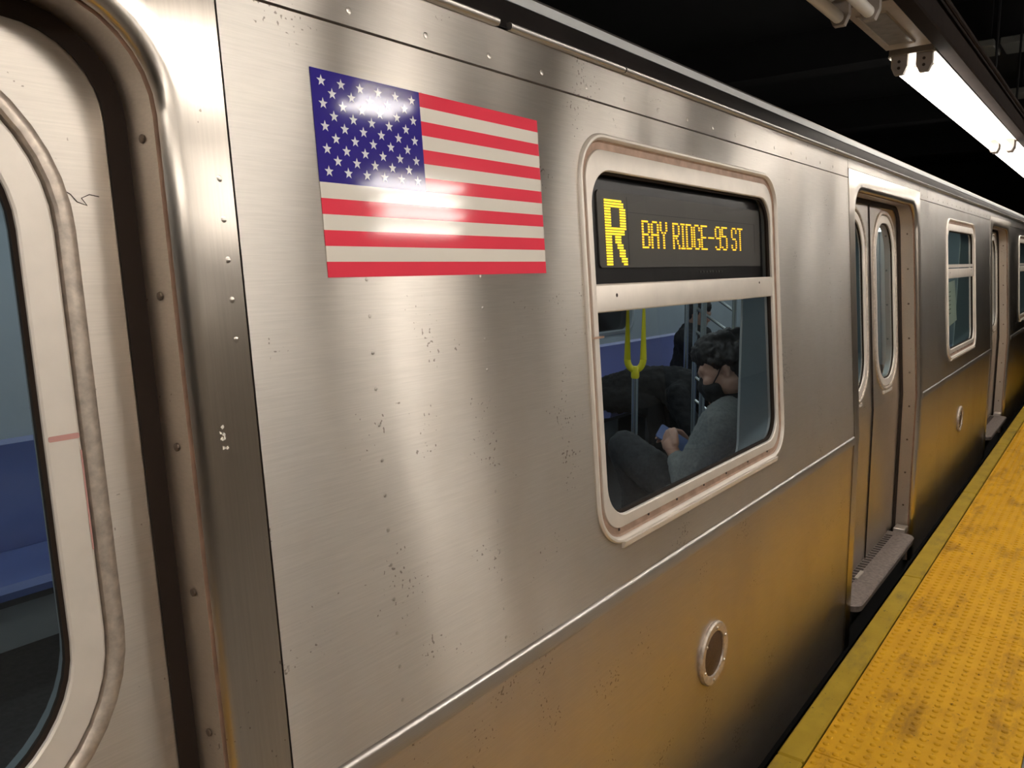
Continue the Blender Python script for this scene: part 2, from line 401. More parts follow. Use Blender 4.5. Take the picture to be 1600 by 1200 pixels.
# ------------------------------------------------------------------ the subway car
car = thing('subway_car', (3.5, 2.25, -1.15), 'stainless steel subway car standing at the yellow platform edge', 'subway car')
PITCH = 4.5; DX = 4.382; HALF = 0.748; OPEN = 0.658
doors = [DX - PITCH, DX, DX + PITCH]
frames = [(c - HALF, c + HALF) for c in doors]
spans = [(-5.2, frames[0][0]), (frames[0][1], frames[1][0]), (frames[1][1], frames[2][0]), (frames[2][1], 13.2)]
ZSEAM, ZGUT = 1.92, 2.003
GAP = 0.0022
def side_panel(x0, x1, win):
    x0 += GAP; x1 -= GAP
    m = MB()
    outer = rr(x0, x1, 0.797, ZSEAM - GAP, 0.001)
    oin = rr(x0 - 0.001, x1 + 0.001, 0.796, ZSEAM - GAP + 0.001, 0.001)
    if win:
        wx0, wx1 = win
        hole = rr(wx0 - 0.002, wx1 + 0.002, 0.898, 1.852, 0.11)
        m.loops([L3(oin, -0.012), L3(outer, 0.0), L3(hole, 0.0), L3(hole, -0.03)])
    else:
        m.loops([L3(oin, -0.012), L3(outer, 0.0)], False, True)
    m.build('upper_side_panel', 'steel_side', car, True, 20)
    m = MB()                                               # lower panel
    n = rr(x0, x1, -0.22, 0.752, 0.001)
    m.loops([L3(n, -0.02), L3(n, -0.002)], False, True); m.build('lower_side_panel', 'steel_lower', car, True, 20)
    m = MB()                                               # belt moulding with a bright upper bevel
    pr = [(0.757, -0.012), (0.757, 0.004), (0.759, 0.006), (0.786, 0.006), (0.790, 0.0045), (0.7935, 0.001), (0.7955, -0.004), (0.7955, -0.012)]
    m.loops([[P(x, z, o) for z, o in pr] for x in (x0, x1)], True, True); m.build('belt_moulding', 'steel_rail', car, True, 45)
    m = MB(); nw = int((x1 - x0) / 0.052); 
    for zc in (1.945,):
        for i in range(int((x1 - x0) / 0.17)): rivet(m, x0 + 0.06 + 0.17 * i, zc, 0.0, 0.006, 0.0012)
    for xc in ((x0 + 0.22, x0 + 0.50, x1 - 0.30) if win else ()):
        for i in range(18): rivet(m, xc, 0.84 + 0.058 * i, 0.0, 0.0035, 0.0007)
    tag(m.build('spot_welds', 'rivet_steel', car), kind='stuff')
def header():
    m = MB(); segs = [spans[0][0]] + [v for f in frames for v in f] + [13.2]
    for i in range(0, len(segs), 2):
        q = rr(segs[i] + GAP, segs[i + 1] - GAP, ZSEAM + GAP, ZGUT, 0.001)
        MB().loops([L3(q, -0.012), L3(q, 0.0)], False, True).build('header_panel', 'steel_side', car, True, 20)
    for a, b in frames:
        q = rr(a + GAP, b - GAP, 1.962, ZGUT, 0.001)
        MB().loops([L3(q, -0.012), L3(q, 0.0)], False, True).build('header_panel', 'steel_side', car, True, 20)
for i, (a, b) in enumerate(spans):
    side_panel(a, b, None if i == 0 else (2.106 + PITCH * (i - 1) - 0.619, 2.106 + PITCH * (i - 1) + 0.619))
header()
# dark backing strips behind the seams
m = MB()
for a, b in frames:
    for xx in (a, b):
        for z0, z1 in ((-0.2, ZB), (ZB, 1.96)):
            m.add([P(xx - .02, z0, -.016), P(xx + .02, z0, -.016), P(xx + .02, z1, -.016), P(xx - .02, z1, -.016)], [(0, 1, 2, 3)])
for a, b in spans:
    m.add([P(a, 1.90, -.014), P(b, 1.90, -.014), P(b, 1.94, -.014), P(a, 1.94, -.014)], [(0, 1, 2, 3)])
    m.add([P(a, .74, -.014), P(b, .74, -.014), P(b, .80, -.014), P(a, .80, -.014)], [(0, 1, 2, 3)])
m.build('seam_backing', 'seal_rust', car, False)
# gutter rail in lengths, roof sheet and its ribs
yg = ys(ZGUT)
gx = [(-5.2, 1.226), (1.262, 1.70), (1.705, 3.40), (3.405, 6.3), (6.31, 9.2), (9.21, 13.2)]
for a, b in gx:
    pr = [(yg + .02, ZGUT), (yg - .010, ZGUT), (yg - .014, ZGUT + .004), (yg - .014, ZGUT + .010), (yg - .009, ZGUT + .014), (yg + .02, ZGUT + .016)]
    MB().prof(pr, a, b).build('gutter_rail', 'steel_rail', car, True, 50)
roof = [(yg - .002, ZGUT + .003), (yg + .004, 2.035), (yg + .016, 2.060), (yg + .032, 2.082), (yg + .05, 2.098), (yg + .08, 2.116), (yg + .22, 2.178), (yg + .52, 2.262), (2.25, 2.33), (3.52 - (yg - .98) - .52, 2.262), (3.50, 2.116), (3.53, 2.0)]
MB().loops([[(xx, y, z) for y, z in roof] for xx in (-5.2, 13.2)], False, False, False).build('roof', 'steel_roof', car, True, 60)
for y, z, r in ((yg + .046, 2.099, .0045), (yg + .058, 2.108, .005), (yg + .070, 2.116, .005)):
    MB().tube([(-5.2, y, z), (13.2, y, z)], r, 8).build('roof_rib', 'rib_metal', car)
# underframe, floor, far side, ends
MB().box(-5.2, 13.2, 0.93, 3.6, -0.32, -0.06).build('underframe', 'soot', car, False)
MB().box(-5.2, 13.2, 1.0, 3.58, -0.06, 0.0).build('car_floor', 'car_floor', car, False)
YW = 1.05            # inner face of the near wall
YFAR = 3.56
MB().box(-5.2, 13.2, 1.0, 3.56, 2.07, 2.09).build('car_ceiling', 'car_ceiling', car, False)
for y in (1.62, 2.95):
    MB().bbox(-5.0, 13.0, y - .07, y + .07, 2.035, 2.07, .01).build('ceiling_light', 'car_light', car)
for xx in (-5.2, 13.17): MB().box(xx, xx + .03, 0.98, 3.6, -0.06, 2.05).build('end_wall', 'liner_grey', car, False)

def door(c):
    ZT = 1.875
    def path(d, zb=-0.02, n=8):
        w_, zt, r = OPEN + d, ZT + d, 0.13 + d
        out = [(c + w_, zb), (c + w_, ZB)]
        for a0, s in ((0, 1), (90, -1)):
            for i in range(n + 1):
                t = R(a0 + 90 * i / n); out.append((c + s * (w_ - r) + r * math.cos(t), zt - r + r * math.sin(t)))
        return out + [(c - w_, ZB), (c - w_, zb)]
    def opath(W, zt, zb, n=8):
        out = [(c + W, zb), (c + W, ZB)]
        for s in (1, -1):
            for i in range(n + 1):
                f = (i / n - 0.5) * 2 * (1 if s > 0 else -1)
                out.append((c + s * W, zt + min(0, f) * 0.14) if f < 0 else (c + s * (W - 0.14 * f), zt))
        return out + [(c - W, ZB), (c - W, zb)]
    fr = MB()
    o1 = opath(HALF - GAP, 1.960, -0.22); o0 = opath(HALF - GAP + 0.001, 1.961, -0.22)
    fr.loops([L3(o0, -.012), L3(o1, .002), L3(path(.050, -.22), .004), L3(path(.024, -.22), .0045), L3(path(.010, -.22), .003), L3(path(.002, -.22), -.004), L3(path(0.0, -.22), -.012)], False, False, False)
    fr.build('door_frame', 'steel_post', car, True, 50)
    g = MB(); g.loops([L3(path(0.0, -.22), -.012), L3(path(.008, -.22), -.014), L3(path(.008, -.22), -.020), L3(path(-.001, -.22), -.021)], False, False, False); g.build('frame_groove', 'seal_rust', car)
    j = MB(); j.loops([L3(path(-.001, -.22), -.021), L3(path(-.002, -.22), -.086)], False, False, False); jo = j.build('door_jamb', 'steel_jamb', car)
    rv = MB()
    for s in (-1, 1):
        for i in range(9):
            z = 0.12 + 0.2 * i; yy = ys(z) + 0.05; xx = c + s * (OPEN - .002)
            rv.loops([[(xx - s * h, yy + q * math.cos(2 * math.pi * k / 8), z + q * math.sin(2 * math.pi * k / 8)) for k in range(8)] for q, h in ((.006, 0), (.0055, .002), (.003, .003))], False, True)
    tag(rv.build('rivet', 'screw_dark', jo), kind='stuff')
    gk = MB(); gk.loops([L3(path(-.002, -.22), -.086), L3(path(-.014, -.22), -.091), L3(path(-.024, -.22), -.097), L3(path(-.024, -.22), -.115)], False, False, False); gk.build('door_seal', 'rubber', car)
    fv = MB()                                              # rivets along the right post
    for s in (-1, 1):
        for i in range(5): rivet(fv, c + s * (HALF - .022), 1.46 + .053 * i, .0022, .0055, .0012)
    tag(fv.build('rivet', 'steel_post', car), kind='stuff')
    OL = -0.100
    for s in (-1, 1):
        a, b = (c + .004, c + .70) if s > 0 else (c - .70, c - .004)
        lf = MB()
        wc = c + s * 0.324; wx0, wx1, wz0, wz1, wr = wc - .190, wc + .190, .925, 1.768, .165
        o = rr(a, b, ZB, 1.94, .001)
        hole = rrg(wx0, wx1, wz0, wz1, wr, .068)
        lf.loops([L3(o, OL), L3(hole, OL), L3(hole, OL - .012)])
        q = [P(a, -.02, OL), P(b, -.02, OL), P(b, ZB, OL), P(a, ZB, OL)]; lf.add(q, [(0, 1, 2, 3)])
        e = a if s > 0 else b
        lf.add([P(e, -.02, OL), P(e, ZB, OL), P(e, 1.94, OL), P(e, 1.94, OL - .03), P(e, ZB, OL - .03), P(e, -.02, OL - .03)], [(0, 1, 4, 5), (1, 2, 3, 4)])
        leaf = lf.build('door_leaf', 'steel_leaf', car, True, 20)
        bd = MB(); bd.loops([L3(rrg(wx0, wx1, wz0, wz1, wr, d), OL + h) for d, h in ((.0685, -.004), (.067, .004), (.0625, .0075), (.056, .009), (.0495, .0075), (.046, .004), (.0445, -.006))]); bd.build('window_bead', 'bead_metal', leaf)
        bg = MB(); bg.loops([L3(rrg(wx0, wx1, wz0, wz1, wr, d), OL + h) for d, h in ((.046, -.008), (.042, -.008))]); bg.build('window_groove', 'groove_dark', leaf)
        bz = MB(); bz.loops([L3(rrg(wx0, wx1, wz0, wz1, wr, d), OL + h) for d, h in ((.043, -.008), (.042, .001), (.039, .003), (.004, .003), (.001, .001), (.001, -.010))]); bz.build('window_bezel', 'bezel_metal', leaf)
        gs = MB(); gs.loops([L3(rrg(wx0, wx1, wz0, wz1, wr, d), OL + h) for d, h in ((.001, -.004), (-.004, -.006), (-.004, -.014))]); gs.build('pane_gasket', 'rubber', leaf)
        pn = MB(); pn.loops([L3(rrg(wx0, wx1, wz0, wz1, wr, -.002), OL - .008)], False, True); pn.build('pane', 'glass_tinted' if c < 2 else 'glass_green', leaf)
        rv2 = MB(); rv2.loops([L3(rrg(wx0, wx1, wz0, wz1, wr, d), OL - h) for d, h in ((-.002, .012), (.006, .045))]); rv2.build('window_reveal', 'reveal_grey', leaf)
        lip = MB(); lx = [(wc - .085, wc + .085)]
        lip.loops([L3(rr(wc - .10, wc + .10, .846, .862, .004), OL + h) for h in (0, .006)], False, True); lip.build('drip_lip', 'bezel_metal', leaf)
        n_ = MB(); n_.loops([[P(x_, z_, OL - .045) for x_, z_ in rr(a, b, ZB, 1.94, .001)], [P(x_, z_, OL - .045) for x_, z_ in rrg(wx0, wx1, wz0, wz1, wr, .006)]])
        n_.box(a, b, ys(0) - OL + .044, ys(0) - OL + .046, -.02, ZB); n_.build('inner_skin', 'liner_grey', leaf, False)
    ns = MB()
    for z0, z1 in ((-.02, ZB), (ZB, 1.93)):
        ns.add([P(c - .0065, z0, OL + .0), P(c - .003, z0, OL + .005), P(c + .003, z0, OL + .005), P(c + .0065, z0, OL), P(c - .0065, z1, OL), P(c - .003, z1, OL + .005), P(c + .003, z1, OL + .005), P(c + .0065, z1, OL)], [(0, 1, 5, 4), (1, 2, 6, 5), (2, 3, 7, 6)])
    ns.build('nosing_seal', 'rubber', car)
    # threshold step with rounded outer corners
    a, b = c - .672, c + .55
    yo, yi, zs = 0.848, 1.02, -.020
    def pl(z, d):
        out = []
        for cx, sg in ((b - .05, 1), (a + .05, -1)):
            for i in range(7):
                t = R(90 * i / 6) if sg > 0 else R(90 - 90 * i / 6)
                out.append((cx + sg * (.05 - d) * math.cos(t), yo + .05 - (.05 - d) * math.sin(t), z))
        return [(b - d, yi, z)] + out + [(a + d, yi, z)]
    st = MB(); st.loops([pl(zs - .035, .004), pl(zs - .006, 0), pl(zs, .006)], True, True); so = st.build('threshold_step', 'step_metal', car, True, 40)
    tm = MB()
    for i in range(26): tm.box(a + .12 + .04 * i, a + .138 + .04 * i, .955, .992, zs - .002, zs + .0025)
    tag(tm.build('step_teeth', 'step_tooth', so, False), kind='stuff')
    MB().box(c - .34, c - .22, .945, .962, zs, zs + .006).build('step_plate', 'step_bright', so, False)
    MB().bbox(b - .01, b + .085, .905, .97, zs - .01, zs + .025, .004).build('track_end', 'step_bright', so)
for c in doors: door(c)

def window(cx, sign):
    x0, x1, z0, z1 = cx - .619, cx + .619, .900, 1.850
    wn = MB(); wn.loops([L3(rrg(x0, x1, z0, z1, .11, d), h) for d, h in ((.002, -.02), (.0015, .003), (-.002, .007), (-.007, .0075), (-.011, .004), (-.013, -.002))])
    wf = wn.build('window_frame', 'bezel_metal', car, True, 40)
    sl = MB(); sl.loops([L3(rrg(x0, x1, z0, z1, .11, d), h) for d, h in ((-.013, -.002), (-.017, -.006), (-.033, -.006))]); sl.build('frame_seal', 'seal_rust', wf)
    gx0, gx1 = x0 + .055, x1 - .050
    gz0, gz1, zm0, zm1 = .962, 1.770, 1.447, 1.512
    # inner frame: one ring with two openings, made as upper and lower halves
    f = MB()
    ring = lambda d: rrg(gx0, gx1, gz0, gz1, .085, d)
    big = rrg(x0, x1, z0, z1, .11, -.033)
    f.loops([L3(big, -.008), L3(rrg(x0, x1, z0, z1, .11, -.034), -.002), L3(rrg(x0, x1, z0, z1, .11, -.036), -.001), L3(ring(.003), -.001), L3(ring(0), -.004), L3(ring(0), -.02)]); f.build('inner_frame', 'bezel_metal', wf, True, 40)
    m = MB(); m.loops([L3(rr(gx0 - .004, gx1 + .004, zm0, zm1, .001), -.02), L3(rr(gx0 - .004, gx1 + .004, zm0, zm1, .001), -.006), L3(rr(gx0 - .001, gx1 + .001, zm0 + .003, zm1 - .003, .001), -.003)], False, True)
    m.build('mullion', 'bezel_metal', wf, True, 40)
    g = MB(); g.loops([L3(ring(0), -.010), L3(ring(-.006), -.014), L3(ring(-.006), -.022)]); g.build('pane_gasket', 'rubber', wf)
    def clipped(za, zb):                                   # the rounded opening cut at the mullion
        out = []
        for x_, z_ in ring(-.004):
            out.append((x_, min(max(z_, za), zb)))
        res = []
        for q in out:
            if not res or abs(q[0] - res[-1][0]) + abs(q[1] - res[-1][1]) > 1e-5: res.append(q)
        return res
    MB().loops([L3(clipped(zm1 - .004, 3), -.017)], False, True).build('upper_pane', 'glass_sign' if sign else 'glass_green', wf)
    MB().loops([L3(clipped(0, zm0 + .004), -.017)], False, True).build('lower_pane', 'glass_tinted' if sign else 'glass_green', wf)
    if not sign:
        MB().loops([[P(x_, z_, o) for x_, z_ in rr(gx0 + .005, gx1 - .005, zm1 + .008, zm1 + .03, .002)] for o in (-.018, -.006)], False, True).build('hopper_sill', 'bezel_metal', wf)
    # reveal from the glass to the inner wall, deeper below
    iw = rr(gx0 - .05, gx1 + .004, gz0 - .13, gz1 + .03, .10)
    rv = MB(); rv.loops([L3(ring(.004), -.022), [(x_, YW, z_) for x_, z_ in iw]]); rv.build('window_reveal', 'reveal_grey', wf, True, 60)
    MB().loops([[(x_, y_, z_) for x_, z_ in rr(gx0 - .05 - d, gx1 + .004 + d, gz0 - .13 - d, gz1 + .03 + d, .10 + d)] for y_, d in ((YW - .001, 0), (YW + .004, -.003), (YW + .008, .002), (YW + .006, .014), (YW - .001, .016))]).build('reveal_trim', 'liner_trim', wf)
    sc_ = MB()
    for t in (.08, .2, .33, .47, .6, .74, .88): rivet(sc_, x0 + (x1 - x0) * t, .930, -.004, .004, .001)
    for t in (.12, .45, .8): rivet(sc_, x0 + (x1 - x0) * t + .02, .945, -.004, .0045, .001)
    for t in (.15, .35, .55, .82): rivet(sc_, x0 + .024, z0 + (z1 - z0) * t, -.006, .004, .001); rivet(sc_, x1 - .042, z0 + (z1 - z0) * t, -.004, .004, .001)
    rivet(sc_, gx0 + .09, 1.485, -.003, .005, .001); rivet(sc_, gx1 - .12, 1.495, -.003, .004, .001)
    tag(sc_.build('screw', 'groove_dark', wf), kind='stuff')
    # bright sill strip under the frame
    MB().loops([[P(x_, z_, o) for z_, o in ((.884, 0), (.888, .008), (.902, .012), (.902, 0))] for x_ in (x0 + .10, x1 - .09)], True, True).build('sill_strip', 'bezel_metal', wf, False)
    return x0, x1
win_x = []
for i in range(3): win_x.append(window(2.106 + PITCH * i, i == 0))
# inner liner of the near wall with openings, one piece per bay
def liner(x0, x1, win):
    m = MB()
    if win:
        cx = win; gx0, gx1 = cx - .619 + .055, cx + .619 - .05
        hole = rr(gx0 - .05, gx1 + .004, .832, 1.80, .10)
        m.loops([[(x_, YW, z_) for x_, z_ in rr(x0, x1, 0.0, 2.07, .001)], [(x_, YW, z_) for x_, z_ in hole]])
    else: m.box(x0, x1, YW - .005, YW, 0, 2.07)
    m.build('wall_liner', 'liner_grey', car, False)
for i, (a, b) in enumerate(spans): liner(a - .04 if i else a, b + .04 if i < 3 else b, None if i == 0 else 2.106 + PITCH * (i - 1))
for c in doors: MB().box(c - OPEN - .05, c + OPEN + .05, YW + .03, YW + .05, 1.90, 2.07).build('door_header_liner', 'liner_grey', car, False)
# far wall with windows
fw_spans = [(-5.2, -3.4), (-3.4, 0.63), (0.63, 3.634), (3.634, 5.13), (5.13, 8.134), (8.134, 13.2)]
for a, b in fw_spans:
    m = MB()
    if (a, b) == (5.13, 8.134):
        hole = rr(5.22, 6.42, .99, 1.78, .10)
        m.loops([[(x_, YFAR, z_) for x_, z_ in rr(a, b, 0, 2.07, .001)], [(x_, YFAR, z_) for x_, z_ in hole], [(x_, YFAR + .05, z_) for x_, z_ in hole]])
        m.build('far_wall_liner', 'liner_grey', car, False)
        MB().loops([[(x_, YFAR + h, z_) for x_, z_ in rrg(5.22, 6.42, .99, 1.78, .10, d)] for d, h in ((.03, 0), (.028, -.012), (.004, -.015), (0, .0))]).build('far_window_trim', 'liner_trim', car)
        MB().box(5.2, 6.45, YFAR + .05, YFAR + .055, .95, 1.8).build('far_pane', 'phone_dark', car, False)
    else:
        m.box(a, b, YFAR, YFAR + .02, 0, 2.07); m.build('far_wall_liner', 'liner_grey', car, False)
for xx in (1.36, 3.60, 5.16):
    MB().box(xx, xx + .006, YFAR - .004, YFAR, .9, 2.05).build('wall_batten', 'liner_trim', car, False)
MB().box(.66, 3.4, YFAR - .012, YFAR, 1.86, 1.90).build('advert_rail', 'liner_trim', car, False)
MB().box(.66, 3.4, YFAR - .012, YFAR, 2.0, 2.03).build('advert_rail', 'liner_trim', car, False)
m = MB()
for i in range(10): m.loops([[(1.33 + q * math.cos(k * .785), YFAR - h, 1.0 + .17 * i + q * math.sin(k * .785)) for k in range(8)] for q, h in ((.008, 0), (.006, .004))], False, True)
tag(m.build('rivet', 'bench_base', car), kind='stuff')

# round speaker covers on the lower panels
def speaker_cover(cx, cz):
    def ring(r, o, n=28): return [P(cx + r * math.cos(2 * math.pi * k / n), cz + r * math.sin(2 * math.pi * k / n), o) for k in range(n)]
    r0 = MB().loops([ring(.098, -.004), ring(.098, .004), ring(.094, .009), ring(.086, .010), ring(.070, .007), ring(.068, .001)]).build('vent_ring', 'bead_metal', car)
    MB().loops([ring(.068, .002), ring(.066, .003)], False, True).build('vent_mesh', 'vent_brown', r0)
    for i in range(6):
        t = R(25 + 60 * i); m = MB(); rivet(m, cx + .080 * math.cos(t), cz + .080 * math.sin(t), .008, .0055, .004); m.build('screw', 'rivet_steel', r0)
for i in range(2): speaker_cover(2.13 + PITCH * i, .395)
# marker strokes on the frames and scrapes
def stroke(x0, x1, z0, z1, o, mat='pink_marker'):
    MB().loops([L3(rr(x0, x1, z0, z1, .002, 2), o + h) for h in (0, .0004)], False, True).build('marker_stroke', mat, car, False)
stroke(.400, .437, 1.345, 1.352, -.0968); stroke(.4355, .4375, 1.20, 1.33, -.0968); stroke(1.49, 1.537, 1.392, 1.397, .0132, 'seal_rust')

# scrapes and chips on the near door
sq = [(.452, 1.655), (.463, 1.649), (.470, 1.640), (.482, 1.636), (.476, 1.645), (.486, 1.650), (.498, 1.648)]
MB().tube([P(x_, z_, -.0995) for x_, z_ in sq], .0006, 5).build('scratch', 'groove_dark', car)
rc = random.Random(11)
cm = MB()
for i in range(7):
    x_, z_ = .575 + rc.uniform(-.006, .006), 1.335 + rc.uniform(-.018, .018)
    q = [(x_ + .003 * rc.uniform(.3, 1) * math.cos(k * 1.05), z_ + .004 * rc.uniform(.3, 1) * math.sin(k * 1.05)) for k in range(6)]
    cm.loops([L3(q, .0035), L3(q, .0052)], False, True)
tag(cm.build('paint_chips', 'vinyl_white', car, False), kind='stuff')
# ------------------------------------------------------------------ flag decal
fx0, fx1, fz0, fz1 = .776, 1.343, 1.540, 1.846
fc = thing('flag_decal', P((fx0 + fx1) / 2, fz0, .0), 'american flag sticker on the bare steel side of the car', 'flag')
sh = (fz1 - fz0) / 13; cxr = fx0 + (fx1 - fx0) * .4; cz0 = fz1 - 7 * sh
def slab(name, x0, x1, z0, z1, o, mat, par):
    return MB().loops([L3([(x0, z0), (x1, z0), (x1, z1), (x0, z1)], h) for h in (.0002, o)], False, True).build(name, mat, par, False)
for i in range(13):
    z1 = fz1 - i * sh
    slab('stripe', cxr if i < 7 else fx0, fx1, z1 - sh, z1, .0012, 'vinyl_red' if i % 2 == 0 else 'vinyl_white', fc)
ct = slab('canton', fx0, cxr, cz0, fz1, .0012, 'vinyl_blue', fc)
cw, ch = cxr - fx0, fz1 - cz0
for r_ in range(9):
    nst = 6 if r_ % 2 == 0 else 5
    for i in range(nst):
        sx = fx0 + cw * ((1 + 2 * i) / 12 if nst == 6 else (2 + 2 * i) / 12); sz = fz1 - ch * (r_ + 1) / 10
        pts = []
        for k in range(10):
            rad = .0088 if k % 2 == 0 else .0036; t = R(90 + 36 * k); pts.append((sx + rad * math.cos(t), sz + rad * math.sin(t)))
        n = MB(); n.add([P(sx, sz, .0016)] + L3(pts, .0016), [(0, 1 + k, 1 + (k + 1) % 10) for k in range(10)]); n.build('star', 'vinyl_star', ct, False)

# ------------------------------------------------------------------ destination sign
OS = -.032
sg = thing('destination_sign', P(2.1, 1.517, OS - .05), 'black destination sign reading R BAY RIDGE-95 ST in amber dots', 'sign')
def sl(name, x0, x1, z0, z1, o0, o1, mat, par, r=.001): return MB().loops([L3(rr(x0, x1, z0, z1, r, 4), o) for o in (o0, o1)], True, True).build(name, mat, par, False)
sl('housing', 1.53, 2.70, 1.500, 1.79, OS - .06, OS - .004, 'sign_black', sg)
face = sl('display_face', 1.612, 2.650, 1.549, 1.731, OS - .006, OS, 'sign_face', sg, .012)
for q in ((1.752, 1.754, 1.556, 1.722), (1.754, 2.60, 1.684, 1.6855), (2.60, 2.602, 1.59, 1.6855)):
    sl('display_seam', *q, OS, OS + .0004, 'sign_seam', face)
for i in range(8): sl('lower_mark', 2.17 + .022 * i, 2.178 + .022 * i, 1.531, 1.537, OS - .004, OS - .002, 'sign_face', sg)
FONT = {
 'B': ['11110', '10001', '10001', '10001', '10001', '11110', '10001', '10001', '10001', '10001', '11110'],
 'A': ['01110', '10001', '10001', '10001', '10001', '11111', '10001', '10001', '10001', '10001', '10001'],
 'Y': ['10001', '10001', '10001', '10001', '01010', '00100', '00100', '00100', '00100', '00100', '00100'],
 'R': ['11110', '10001', '10001', '10001', '10001', '11110', '10100', '10010', '10010', '10001', '10001'],
 'I': ['111', '010', '010', '010', '010', '010', '010', '010', '010', '010', '111'],
 'D': ['11110', '10001', '10001', '10001', '10001', '10001', '10001', '10001', '10001', '10001', '11110'],
 'G': ['01110', '10001', '10001', '10000', '10000', '10000', '10011', '10001', '10001', '10001', '01110'],
 'E': ['11111', '10000', '10000', '10000', '10000', '11110', '10000', '10000', '10000', '10000', '11111'],
 '-': ['00000', '00000', '00000', '00000', '00000', '11111', '00000', '00000', '00000', '00000', '00000'],
 '9': ['01110', '10001', '10001', '10001', '10001', '01111', '00001', '00001', '00001', '10001', '01110'],
 '5': ['11111', '10000', '10000', '10000', '11110', '00001', '00001', '00001', '00001', '10001', '01110'],
 'S': ['01110', '10001', '10001', '10000', '10000', '01110', '00001', '00001', '10001', '10001', '01110'],
 'T': ['11111', '00100', '00100', '00100', '00100', '00100', '00100', '00100', '00100', '00100', '00100']}
def dots(cells, x0, z1, cp, rp, mat, wd, hg):
    m = MB()
    for r_, c_ in cells:
        xa, za = x0 + c_ * cp, z1 - r_ * rp
        m.loops([L3([(xa - wd, za - hg), (xa + wd, za - hg), (xa + wd, za + hg), (xa - wd, za + hg)], OS + h) for h in (.0002, .0015)], False, True)
    m.build('letter', mat, sg, False)
xx = 1.828; cp = .0083
for chn in 'BAY RIDGE-95 ST':
    if chn == ' ': xx += 3 * cp; continue
    g = FONT[chn]; dots([(r_, c_) for r_ in range(11) for c_ in range(len(g[0])) if g[r_][c_] == '1'], xx, 1.666, cp, .0066, 'led_amber', .0041, .0021)
    xx += (len(g[0]) + 1) * cp
big = []
for r_ in range(24):
    for c_ in range(11):
        on = c_ < 3 or (r_ < 3 and c_ < 10) or (10 <= r_ < 13 and c_ < 10) or (2 <= r_ < 11 and c_ >= 8 and not (r_ == 2 and c_ == 10)) or (r_ >= 13 and 0 <= c_ - (4.2 + (r_ - 13) * 0.40) < 3)
        if r_ == 0 and c_ == 9: on = False
        if on: big.append((r_, c_))
dots(big, 1.648, 1.709, .0089, .0066, 'led_yellow', .0046, .0022)

# ------------------------------------------------------------------ inside the car: benches, poles
def bench(x0, x1, yw, s, label, mat='bench_blue', top=0.0):
    """long seat against a wall at yw, facing s (+1: towards +y)"""
    t = thing('bench_seat', ((x0 + x1) / 2, yw + s * .25, 0), label, 'bench')
    Y = lambda d: yw + s * d
    nseat = max(1, round((x1 - x0) / .45)); L = (x1 - x0) / nseat
    prS = [(.03, .40), (.03, .455), (.10, .435), (.25, .425), (.40, .445), (.455, .44), (.47, .415), (.46, .385), (.40, .375)]
    prB = [(.02, .46), (.07, .445), (.085, .50), (.075, .60), (.055, .72), (.045, .82), (.05, .875), (.035, .895), (.012, .89)]
    for nm, pr in (('seat_pan', prS), ('backrest', prB)):
        m = MB(); m.loops([[(xq, Y(d), z - (top if z > .7 else 0)) for d, z in pr] for xq in (x0, x1)], True, True); m.build(nm, mat, t, True, 40)
    m = MB(); m.box(x0 + .02, x1 - .02, min(Y(.03), Y(.30)), max(Y(.03), Y(.30)), .30, .40); m.build('seat_frame', 'bench_base', t, False)
    for i in range(max(2, nseat // 2 + 1)):
        xq = x0 + .1 + (x1 - x0 - .2) * i / max(1, nseat // 2); m = MB(); m.box(xq - .03, xq + .03, min(Y(.005), Y(.28)), max(Y(.005), Y(.28)), 0, .30); m.build('bracket', 'bench_base', t, False)
    return t
bench(.78, 3.50, YFAR, -1, 'blue bench seen through the door window, against the far wall of the car')
bench(5.25, 8.0, YFAR, -1, 'lavender blue bench on the far wall under the rounded window inside the car', 'bench_violet')
bench(.78, 3.50, YW, 1, 'blue bench along the near wall under the person with the phone', top=.11)
bench(5.28, 8.0, YW, 1, 'blue bench along the near wall of the next bay, under the paper notice')
def atpx(px_, py_, d):
    cam = S.camera.matrix_world
    v = cam.to_3x3() @ Vector(((px_ - 800) / FPX, -(py_ - 600) / FPX, -1.0)); return EYE + v * d
pA = Vector((3.99, 2.19, 0))
yp = thing('grab_pole', pA, 'floor to ceiling pole with a yellow forked upper half', 'grab pole')
MB().tube([(pA.x, pA.y, 0), (pA.x, pA.y, .93)], .019, 14).build('lower_tube', 'pole_steel', yp)
pts1 = []
for s in (-1, 1):
    q = []
    for i in range(9):
        t = R(90 * i / 8); q.append((pA.x + s * .046 * math.sin(t) * .62, pA.y + s * -.046 * math.sin(t) * .78, .965 + .06 * (1 - math.cos(t))))
    q += [(q[-1][0], q[-1][1], 1.9), (pA.x, pA.y, 2.05)]
    MB().tube(q, .0195, 12).build('fork_tube', 'pole_yellow', yp)
MB().tube([(pA.x, pA.y, .915), (pA.x, pA.y, .925), (pA.x, pA.y, .975), (pA.x, pA.y, .985)], [.0195, .024, .024, .02], 14).build('sleeve', 'pole_yellow', yp)
MB().tube([(pA.x, pA.y, 0), (pA.x, pA.y, .02)], .04, 14).build('floor_flange', 'pole_steel', yp)
